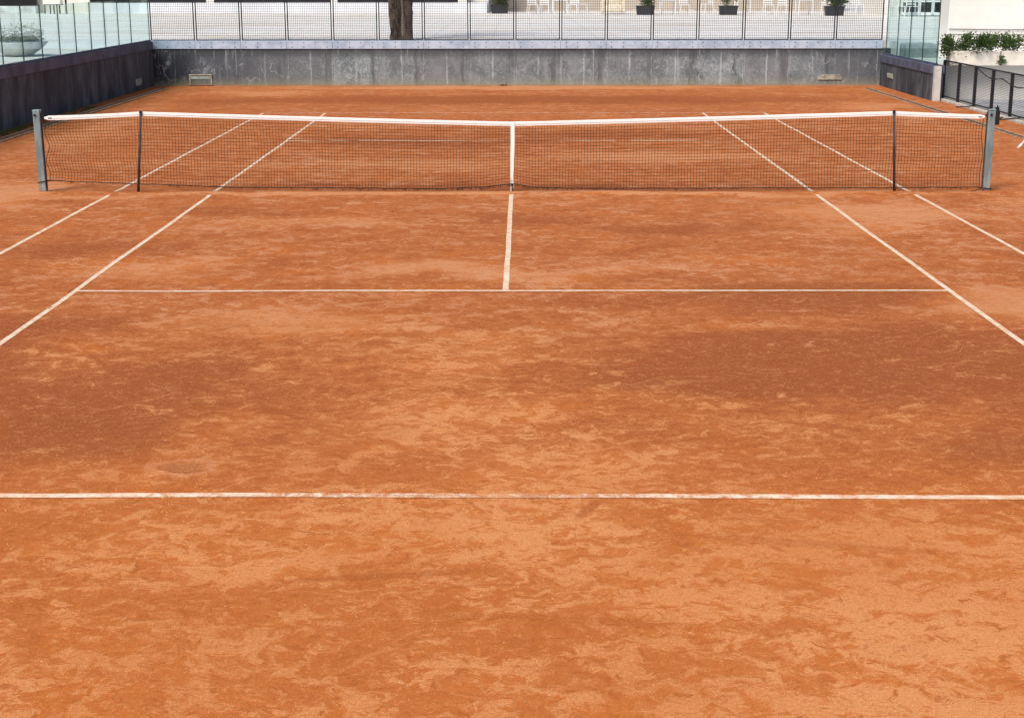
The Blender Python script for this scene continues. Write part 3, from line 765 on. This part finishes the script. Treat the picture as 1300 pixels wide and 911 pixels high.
pr2 = [(.155+.03*z, .03, z-.05) for z in zz]; link('trunk', trunk_bm(pr2, [.145*(1-.03*z)+.03*math.exp(-z*2) for z in zz], 9), M_bark, tr, smooth=True)
pr3 = [(.045+.01*math.sin(z*3), -.115, z-.05) for z in zz[:30]]; link('bark_scar', trunk_bm(pr3, [.055+.012*math.sin(z*5) for z in zz[:30]], 4, 10), M_barkpale, tr, smooth=True)
tips = []
b = B(); rnd = random.Random(8)
for bx_, n0 in ((-.25, 7), (.28, 6)):
    for k in range(n0):
        a = rnd.uniform(0, 6.28); p = Vector((bx_, .02, 3.6+rnd.uniform(0,.9))); q = p + Vector((math.cos(a)*rnd.uniform(.8,1.6), math.sin(a)*rnd.uniform(.8,1.6), rnd.uniform(1.,2.2)))
        m_ = p.lerp(q,.5)+Vector((0,0,-.15)); tube(b, [p, m_, q], [.08,.05,.02], 7); tips += [q, m_.lerp(q,.5)]
link('limbs', b, M_bark, tr, smooth=True)
b = B()
for q in tips:
    for i in range(150):
        v = Vector((rnd.gauss(0,.38), rnd.gauss(0,.38), rnd.gauss(0,.3))); leafquad(b, q+v, v+Vector((0,0,.1)), rnd.uniform(.08,.15), .06)
link('crown', b, M_leafy, tr)

# ------------------------------------------------------------------ far building, left half
bd = thing('building', 'long low white building with dark windows beyond the far terrace at the left', 'building', (-20, 52.3, 1.2))
def bb(x0, x1, y0, y1, z0, z1, nm, m, par=bd, bev=0): 
    b = B(); box(b, x0+20, x1+20, y0-52.3, y1-52.3, z0-1.2, z1-1.2); return link(nm, b, m, par, bevel=bev)
WZ0, WZ1 = 1.70, 4.4
bb(-60, -1.3, 53.0, 60, 1.2, 5.6, 'wall', M_white)
bb(-20.9, -1.35, 52.3, 52.98, 1.2, WZ0, 'plinth', M_plinth, bev=.01)
bb(-60, -23.6, 52.3, 52.98, 1.2, WZ0-.15, 'plinth', M_grey, bev=.01)
for x0, x1 in ((-15.2,-14.82), (-9.05,-8.72), (-2.78,-2.35), (-21.3,-20.95)): bb(x0, x1, 52.4, 52.98, WZ0 if x0 > -21 else 1.2, WZ1+.3, 'column', M_white)
for x0, x1 in ((-20.92,-15.22), (-14.80,-9.07), (-8.70,-2.80)):
    w = bb(x0, x1, 52.62, 52.75, WZ0+.005, WZ1, 'window', M_black)
    b = B(); box(b, x0+20, x1+20, .17, .319, .505, .60); link('frame', b, M_dkpanel, w)
w = bb(-59, -23.62, 52.5, 52.7, WZ0-.14, WZ1, 'window', M_black)
bb(-60, -1.3, 51.6, 52.99, WZ1+.31, 5.6, 'roof_canopy', M_white)
cb = thing('cabinet', 'white cabinet on thin dark legs against the far building at top left', 'cabinet', (-22.5, 51.6, 1.2))
b = B(); box(b, -.42, .42, -.25, .25, .46, 1.15); link('body', b, M_white, cb, bevel=.01)
b = B(); box(b, -.43, .43, -.26, .26, .41, .455); link('base_tray', b, M_grey2, cb)
for x in (-.36,-.1,.08,.36):
    b = B(); box(b, x-.03, x+.03, -.2, -.14, 0, .41); link('leg', b, M_frame, cb)
b = B(); tube(b, [(-21.66, 50.9, 1.2), (-21.66, 50.9, 4.2)], .05, 10); tag(link('pole', b, M_frame), 'slim dark pole standing beside the white cabinet at top left', 'pole')

# cream wall behind the cafe
b = B(); box(b, -1.25, 17.0, 57, 57.4, 1.2, 5.6)
cw = link('cafe_wall', b, M_cream); tag(cw, 'cream wall behind the white cafe tables and chairs', 'wall')
b = B(); box(b, -1.25, 17.0, 56.97, 56.999, 1.2, 1.26); link('skirting', b, M_kerb, cw)
# white pavilion with glazed doors at the right
pv = thing('pavilion', 'white pavilion with dark glazed doors seen beside the top of the right glass screen', 'building', (17.0, 45, 1.2))
def pb(x0, x1, y0, y1, z0, z1, nm, m, par=pv): 
    b = B(); box(b, x0-17, x1-17, y0-45, y1-45, z0, z1); return link(nm, b, m, par, bevel=.01)
pb(17.1, 30, 45.5, 52, 0, 4.4, 'wall', M_white)
xs_ = [17.2, 18.0, 18.6, 19.3, 20.2]
for i, (x0, x1) in enumerate(zip(xs_[:-1], xs_[1:])):
    w = pb(x0+.06, x1-.06, 45.38, 45.44, .18, 2.6, 'glazed_door', M_black if i != 3 else M_seat)
    b = B(); box(b, x0+.01-17, x0+.058-17, .30, .49, .1, 2.7); box(b, x1-.058-17, x1-.01-17, .30, .49, .1, 2.7); box(b, x0+.06-17, x1-.06-17, .32, .376, .62, .70); box(b, x0+.06-17, x1-.06-17, .32, .49, .05, .178)
    link('door_frame', b, M_whpl, w)

# ------------------------------------------------------------------ cafe furniture
def planter(x, y, label, seed, w=.86, dens=1600):
    r = thing('plant_trough', label, 'planter', (x, y, 1.2), random.uniform(-.04,.04), 'dark plant troughs along the cafe edge')
    b = B(); vs = []
    h = .42; a = w/2
    lo = [b.verts.new(p) for p in ((-a*.90,-.17,.0),(a*.90,-.17,.0),(a*.90,.17,.0),(-a*.90,.17,.0))]
    hi = [b.verts.new(p) for p in ((-a,-.2,h),(a,-.2,h),(a,.2,h),(-a,.2,h))]
    hi2 = [b.verts.new(p) for p in ((-a+.03,-.17,h),(a-.03,-.17,h),(a-.03,.17,h),(-a+.03,.17,h))]
    lo2 = [b.verts.new((v.co.x, v.co.y, h-.08)) for v in hi2]
    b.faces.new(lo[::-1])
    for k in range(4):
        n_ = (k+1)%4; b.faces.new((lo[k],lo[n_],hi[n_],hi[k])); b.faces.new((hi[k],hi[n_],hi2[n_],hi2[k])); b.faces.new((hi2[k],hi2[n_],lo2[n_],lo2[k]))
    b.faces.new(lo2)
    link('trough', b, M_planter, r)
    b = B(); box(b, -a-.015, a+.015, -.215, -.19, h-.045, h+.005); box(b, -a-.015, a+.015, .19, .215, h-.045, h+.005); link('rim', b, M_planter, r, bevel=.004)
    b = B(); bush(b, (0,0,h+.22), .45, dens, .13, .05, seed, (.85,.5,.85)); link('foliage', b, M_leafy if seed % 2 else M_leaf, r)
    b = B(); shoots(b, (0,0,h-.08), .35, 16, seed, .6); link('stems', b, M_bark, r)
planter(-.72, 51.6, 'dark plant trough with a bushy shrub nearest the tree, left of the cafe tables', 31)
planter(6.10, 48.4, 'dark plant trough with a drooping shrub, second from the left along the cafe', 32)
planter(9.93, 48.2, 'dark plant trough with a patchy yellow green shrub, third from the left along the cafe', 33)
planter(14.50, 46.6, 'dark plant trough with a rounded shrub, nearest the right glass screen', 34)

def chair(x, y, rz, label, m=M_whpl):
    r = thing('cafe_chair', label, 'chair', (x, y, 1.2), rz, 'white cafe chairs')
    b = B(); box(b, -.22,.22,-.22,.22,.43,.46); link('seat', b, m, r, bevel=.01)
    b = B()
    for k in range(4): box(b, -.2,.2,.19,.215,.52+k*.10,.57+k*.10)
    link('backrest', b, m, r)
    for sx in (-1,1):
        for sy in (-1,1):
            b = B(); tube(b, [(sx*.23,sy*.23,0),(sx*.20,sy*.20,.43)] if sy < 0 else [(sx*.23,.25,0),(sx*.205,.205,.43),(sx*.205,.22,.92)], .022, 6); link('leg', b, m, r)
def table(x, y, rz, label, w=.72):
    r = thing('cafe_table', label, 'table', (x, y, 1.2), rz, 'white cafe tables')
    b = B(); box(b, -w/2,w/2,-w/2,w/2,.70,.73); link('table_top', b, M_whpl, r, bevel=.006)
    b = B(); box(b,-w/2+.05,w/2-.05,-w/2+.04,-w/2+.06,.62,.699); box(b,-w/2+.05,w/2-.05,w/2-.06,w/2-.04,.62,.699); link('apron', b, M_whpl, r)
    for sx in (-1,1):
        for sy in (-1,1):
            b = B(); a = w/2-.04; box(b, sx*a-.025,sx*a+.025,sy*a-.025,sy*a+.025,0,.70); link('leg', b, M_whpl, r)
def px2(u, y): return (u-652)/1809*((y+19.55)*.9719+.39)+.047
FY = 49.0
for u, y, rz, lb in ((674,50.2,.2,'white chair just right of the first trough by the tree'), (690,50.6,2.9,'white chair left of the first cafe table, its back to the court'), (726,50.4,-.3,'white chair right of the first cafe table'),
                 (738,51.6,1.4,'white chair turned sideways beyond the first cafe table'), (866,49.4,.1,'white chair right of the second cafe table'), (895,51.0,-1.2,'white chair half hidden left of the third trough'),
                 (973,48.6,.05,'white chair right of the third trough'), (992,48.4,2.6,'white chair left of the last cafe table, turned from the court'), (1046,48.4,-.2,'white chair left of the last trough'), (1086,49.5,.3,'white chair right of the last trough'),
                 (1128,44.6,.3,'white chair behind the farthest pane of the right glass screen'), (1141,45.4,-.5,'white chair behind the second pane of the right glass screen'), (1155,44.9,.1,'white chair behind the third pane of the right glass screen, near the glazed doors')):
    chair(px2(u,y), y, rz, lb)
for u, y, lb in ((708,50.8,'white square cafe table between chairs, nearest the tree'), (845,49.4,'white square cafe table right of the second trough'), (1018,48.6,'white square cafe table between the third and last troughs'), (940,53.0,'white square cafe table further back behind the third trough')):
    table(px2(u,y), y, .05, lb)
# cream cloth covered armchair
ac = thing('armchair', 'cream cloth covered armchair between the first and second cafe tables', 'armchair', (px2(776,50.0), 50.0, 1.2))
b = B(); box(b, -.42,.42,-.35,.35,.10,.42); link('seat', b, M_cush, ac, bevel=.08)
b = B(); box(b, -.42,.42,.25,.48,.15,1.0); link('backrest', b, M_cush, ac, bevel=.09)
for s in (-1,1):
    b = B(); box(b, s*.50-.09, s*.50+.09, -.36,.40,.06,.64); link('arm', b, M_cush, ac, bevel=.07)
b = B(); box(b, .55+px2(782,50)-px2(776,50), 1.0+px2(782,50)-px2(776,50), -.3,.1, .14,.34); 
for v in b.verts: v.co.x += px2(776,50.); v.co.y += 50.; v.co.z += 1.2
[setattr(v.co, 'x', v.co.x-.72) for v in b.verts]
tag(link('footstool', b, M_seat, bevel=.03), 'small dark red footstool beside the cream armchair', 'footstool')
# ------------------------------------------------------------------ white plastic chair, just inside the right edge
gc = thing('garden_chair', 'white plastic garden chair cut off by the right edge, beside the court', 'chair', (9.13, 4.85, 0), 0)
b = B(); box(b, -.25,.25,-.24,.24,.40,.43); link('seat', b, M_whpl, gc, bevel=.012)
b = B()
for k in range(7): box(b, -.23+k*.068, -.19+k*.068, .23, .255, .45, .86)
box(b, -.24,.24,.225,.26,.86,.92); link('backrest', b, M_whpl, gc, bevel=.006)
for s in (-1,1):
    b = B(); tube(b, [(s*.25,.24,.62),(s*.27,0,.64),(s*.27,-.22,.62)], .022, 8, flat=(1.6,.7)); link('arm', b, M_whpl, gc)
    b = B(); tube(b, [(s*.41,-.26,.0),(s*.37,-.255,.06),(s*.29,-.25,.12),(s*.262,-.24,.62)], [.026,.024,.022,.02], 8); link('leg', b, M_whpl, gc, smooth=True)
    b = B(); tube(b, [(s*.38,.32,.0),(s*.34,.30,.06),(s*.28,.28,.14),(s*.25,.25,.62)], [.026,.024,.022,.02], 8); link('leg', b, M_whpl, gc, smooth=True)

# ------------------------------------------------------------------ weeds
b = B(); rnd = random.Random(21)
def tuft(x, y, n, r_, h):
    for i in range(n):
        p = Vector((x+rnd.gauss(0,r_), y+rnd.gauss(0,r_), .0)); p.x = max(p.x, XL+.01); leafquad(b, p, (rnd.gauss(0,.6), rnd.gauss(0,.6), 1), h*rnd.uniform(.4,1.2), .012)
for i in range(160):
    y = rnd.uniform(5.5, 9.6); tuft(XL+.09+abs(rnd.gauss(0,.12)), y, 16, .04, .035)
for i in range(40):
    y = rnd.gauss(12.7, .4); tuft(XL+.25+rnd.gauss(0,.08), y, 16, .04, .04)
for i in range(40): tuft(XL+.06, rnd.uniform(9,19), 10, .03, .03)
g = link('grass', b, M_moss); g['kind'] = 'stuff'
b = B(); tuft(-.28, YF-.04, 60, .05, .07); tag(link('weed', b, M_moss), 'small green weed growing at the foot of the far wall', 'weed')

# ------------------------------------------------------------------ camera
pit, yaw, rol = .2377, -.0025, -.0008
F = Vector((math.sin(yaw)*math.cos(pit), math.cos(yaw)*math.cos(pit), -math.sin(pit)))
Rv = Vector((math.cos(yaw), -math.sin(yaw), 0)); U = Rv.cross(F)
R2 = Rv*math.cos(rol)+U*math.sin(rol); U2 = -Rv*math.sin(rol)+U*math.cos(rol)
cam = bpy.data.cameras.new('camera'); co = bpy.data.objects.new('camera', cam); COL.objects.link(co)
mw = Matrix((R2, U2, -F)).transposed().to_4x4(); mw.translation = Vector((.047, -19.5506, 2.8653)); co.matrix_world = mw
cam.sensor_width = 36; cam.lens = 36*1808.8/1300; cam.shift_y = -(455.5-411)/1300; cam.clip_end = 2000; cam.clip_start = .1
sc.camera = co

# ------------------------------------------------------------------ light
S = Vector((-.55, -.80, 1.15)).normalized()      # towards the sun
w = bpy.data.worlds.new('World'); sc.world = w; w.use_nodes = True
nt = w.node_tree; bg = nt.nodes['Background']; sky = nt.nodes.new('ShaderNodeTexSky'); sky.sky_type = 'NISHITA'; sky.sun_disc = False
sky.sun_elevation = math.asin(S.z); sky.sun_rotation = math.atan2(S.x, S.y); sky.air_density = .8; sky.dust_density = 4.; sky.ozone_density = .6
nt.links.new(sky.outputs[0], bg.inputs[0]); bg.inputs[1].default_value = .13
sl = bpy.data.lights.new('sun', 'SUN'); sl.energy = 2.2; sl.angle = R(16); sl.color = (1, .95, .87)
so = bpy.data.objects.new('sun', sl); COL.objects.link(so); so.rotation_euler = S.to_track_quat('Z', 'Y').to_euler()
vs = sc.view_settings; vs.view_transform = 'Standard'; vs.look = 'None'; vs.exposure = 0.2; vs.gamma = 1; vs.use_curve_mapping = False
sc.cycles.max_bounces = 5; sc.cycles.diffuse_bounces = 3; sc.cycles.transparent_max_bounces = 16
